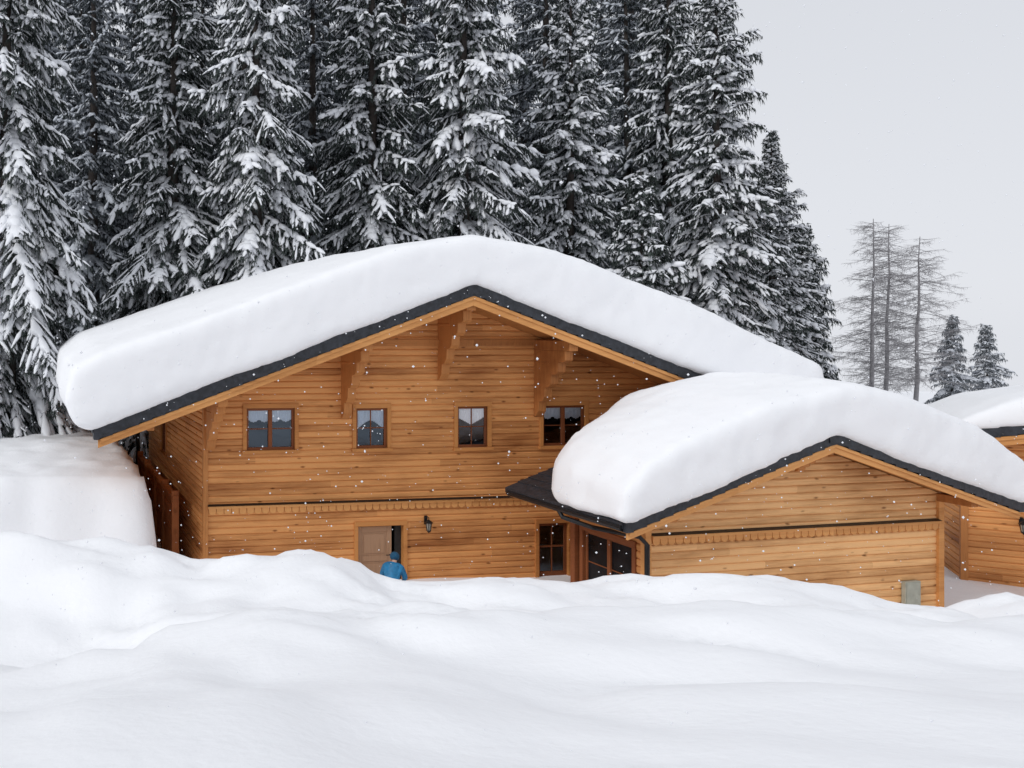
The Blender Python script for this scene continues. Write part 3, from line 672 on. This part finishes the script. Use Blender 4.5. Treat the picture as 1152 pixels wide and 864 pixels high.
# bare larches
def larch(px, Y, top, seed, label, lean=0, spread=3.0):
    r = random.Random(seed); X = (px-PX0)/F*Y; zb = H(X, Y)-.2; ht = HC-(top-H0)/F*Y-zb
    o = empty('larch_tree', (X, Y, zb)); tag(o, label, 'larch tree', 'bare larches on the right')
    k = 8; tp = [(lean*(i/k)+.03*math.sin(i*2+seed), .05*math.cos(i*1.7), ht*i/k) for i in range(k+1)]
    mb = MB(); mb.tube(tp, [.15*(1-i/k*.93)+.01 for i in range(k+1)], 7); mb.build('trunk', 'haze_larchbark', o, smooth=True)
    mb = MB(); z = ht*.2
    while z < ht-.15:
        t = z/ht; j = min(int(t*k), k-1); f = t*k-j; c = Vector(tp[j]).lerp(Vector(tp[j+1]), f)
        for q in range(r.choice((2, 3, 3, 4))):
            a = r.uniform(0, 6.28); L = (spread*(1-t)**.5+.3)*r.uniform(.3, 1.1); s = r.uniform(-.35, .6)
            def bp(u): return c+Vector((math.cos(a)*L*u, math.sin(a)*L*u, L*(s*u-.5*u*u+.3*u**3)))
            mb.tube([bp(u) for u in (0, .35, .7, 1)], [.022, .014, .009, .004], 3)
            for w in range(int(L*9)+1):
                u = r.uniform(.2, 1); p = bp(u); b = a+r.choice((-1, 1))*r.uniform(.3, 1.2); l = r.uniform(.25, .8)*(1.2-u*.5)
                e = p+Vector((math.cos(b)*l, math.sin(b)*l, r.uniform(-.7, .3)*l)); mb.tube([p, e], [.008, .004], 3)
                if r.random() < .8:
                    m_ = p.lerp(e, .5); mb.tube([m_, m_+Vector((r.uniform(-.2, .2), r.uniform(-.2, .2), -r.uniform(.05, .35)))], [.006, .003], 3)
        z += r.uniform(.1, .24)
    mb.build('crown', 'haze_larchbark', o)
larch(980, 56, 246, 1, 'tallest bare larch with straight trunk, leftmost of the larches', .2, 3.2)
larch(996, 59, 252, 2, 'bare larch close behind the leftmost larch', .3, 2.6)
larch(1030, 58, 266, 4, 'rightmost bare larch leaning slightly towards the small spruces', .3, 3.8)

# falling snow
r = np.random.RandomState(3); n = 4200
Y = r.uniform(4, 23, n); px = r.uniform(-60, 1210, n); py = r.uniform(-40, 860, n)
X = (px-PX0)/F*Y; Z = HC-(py-H0)/F*Y
keep = np.array([z > H(x, y)+.1 for x, y, z in zip(X, Y, Z)])
X, Y, Z = X[keep], Y[keep], Z[keep]; m = len(X); rad = r.uniform(.005, .0135, m)*(.6+.4*r.rand(m))*np.where(Y < 8, .75, 1.05)
oc = np.array([(1, 0, 0), (-1, 0, 0), (0, 1, 0), (0, -1, 0), (0, 0, 1), (0, 0, -1)], float); ff = np.array([(0, 2, 4), (2, 1, 4), (1, 3, 4), (3, 0, 4), (2, 0, 5), (1, 2, 5), (3, 1, 5), (0, 3, 5)])
VV = np.stack([X, Y, Z], 1)[:, None]+oc[None]*rad[:, None, None]*r.uniform(.7, 1.3, (m, 6, 1))
me = np_mesh('snowflakes', VV.reshape(-1, 3), (ff[None]+(np.arange(m)*6)[:, None, None]).reshape(-1, 3), 'tsnow', True)
o = bpy.data.objects.new('snowflakes', me); COL.objects.link(o); tag(o, 'white flakes of falling snow drifting in front of the chalet and forest', 'snowflakes', kind='stuff')

# ------------------------------------------------------------------ world, sun, camera
wd = bpy.data.worlds.new('World'); scene.world = wd; wd.use_nodes = True; nt = wd.node_tree; bg = nt.nodes['Background']
sky = N(nt, 'ShaderNodeTexSky'); sky.sky_type = 'NISHITA'; sky.sun_disc = False; sky.sun_elevation = R(48); sky.sun_rotation = R(215)
hs_ = N(nt, 'ShaderNodeHueSaturation'); hs_.inputs['Saturation'].default_value = .15; nt.links.new(sky.outputs[0], hs_.inputs['Color'])
tc = N(nt, 'ShaderNodeTexCoord'); sp_ = N(nt, 'ShaderNodeSeparateXYZ'); nt.links.new(tc.outputs['Generated'], sp_.inputs[0])
cr = N(nt, 'ShaderNodeValToRGB'); cr.color_ramp.elements[0].position = 0; cr.color_ramp.elements[0].color = (.79, .81, .86, 1); cr.color_ramp.elements[1].position = .4; cr.color_ramp.elements[1].color = (.71, .735, .79, 1)
nt.links.new(sp_.outputs['Z'], cr.inputs['Fac'])
sc_ = N(nt, 'ShaderNodeVectorMath', operation='SCALE'); sc_.inputs['Scale'].default_value = 10; nt.links.new(cr.outputs[0], sc_.inputs[0])
mx = N(nt, 'ShaderNodeMix', data_type='RGBA'); mx.inputs[0].default_value = .92; nt.links.new(hs_.outputs[0], mx.inputs[6]); nt.links.new(sc_.outputs[0], mx.inputs[7])
nt.links.new(mx.outputs[2], bg.inputs['Color']); bg.inputs['Strength'].default_value = .1
sl = bpy.data.lights.new('sun', 'SUN'); sl.energy = 1.1; sl.angle = R(14); sl.color = (1, .985, .96)
so = bpy.data.objects.new('sun', sl); COL.objects.link(so)
so.rotation_euler = Vector((.8, .5, -.75)).to_track_quat('-Z', 'Y').to_euler()
cd = bpy.data.cameras.new('camera'); cam = bpy.data.objects.new('camera', cd); COL.objects.link(cam); scene.camera = cam
cam.location = (0, 0, HC); cam.rotation_euler = (R(90), 0, 0); cd.sensor_width = 36; cd.lens = F/1152*36
cd.shift_x = (576-PX0)/1152; cd.shift_y = -(432-H0)/1152; cd.clip_end = 2000; cd.clip_start = .1
scene.view_settings.view_transform = 'Standard'; scene.view_settings.look = 'None'; scene.view_settings.exposure = 0
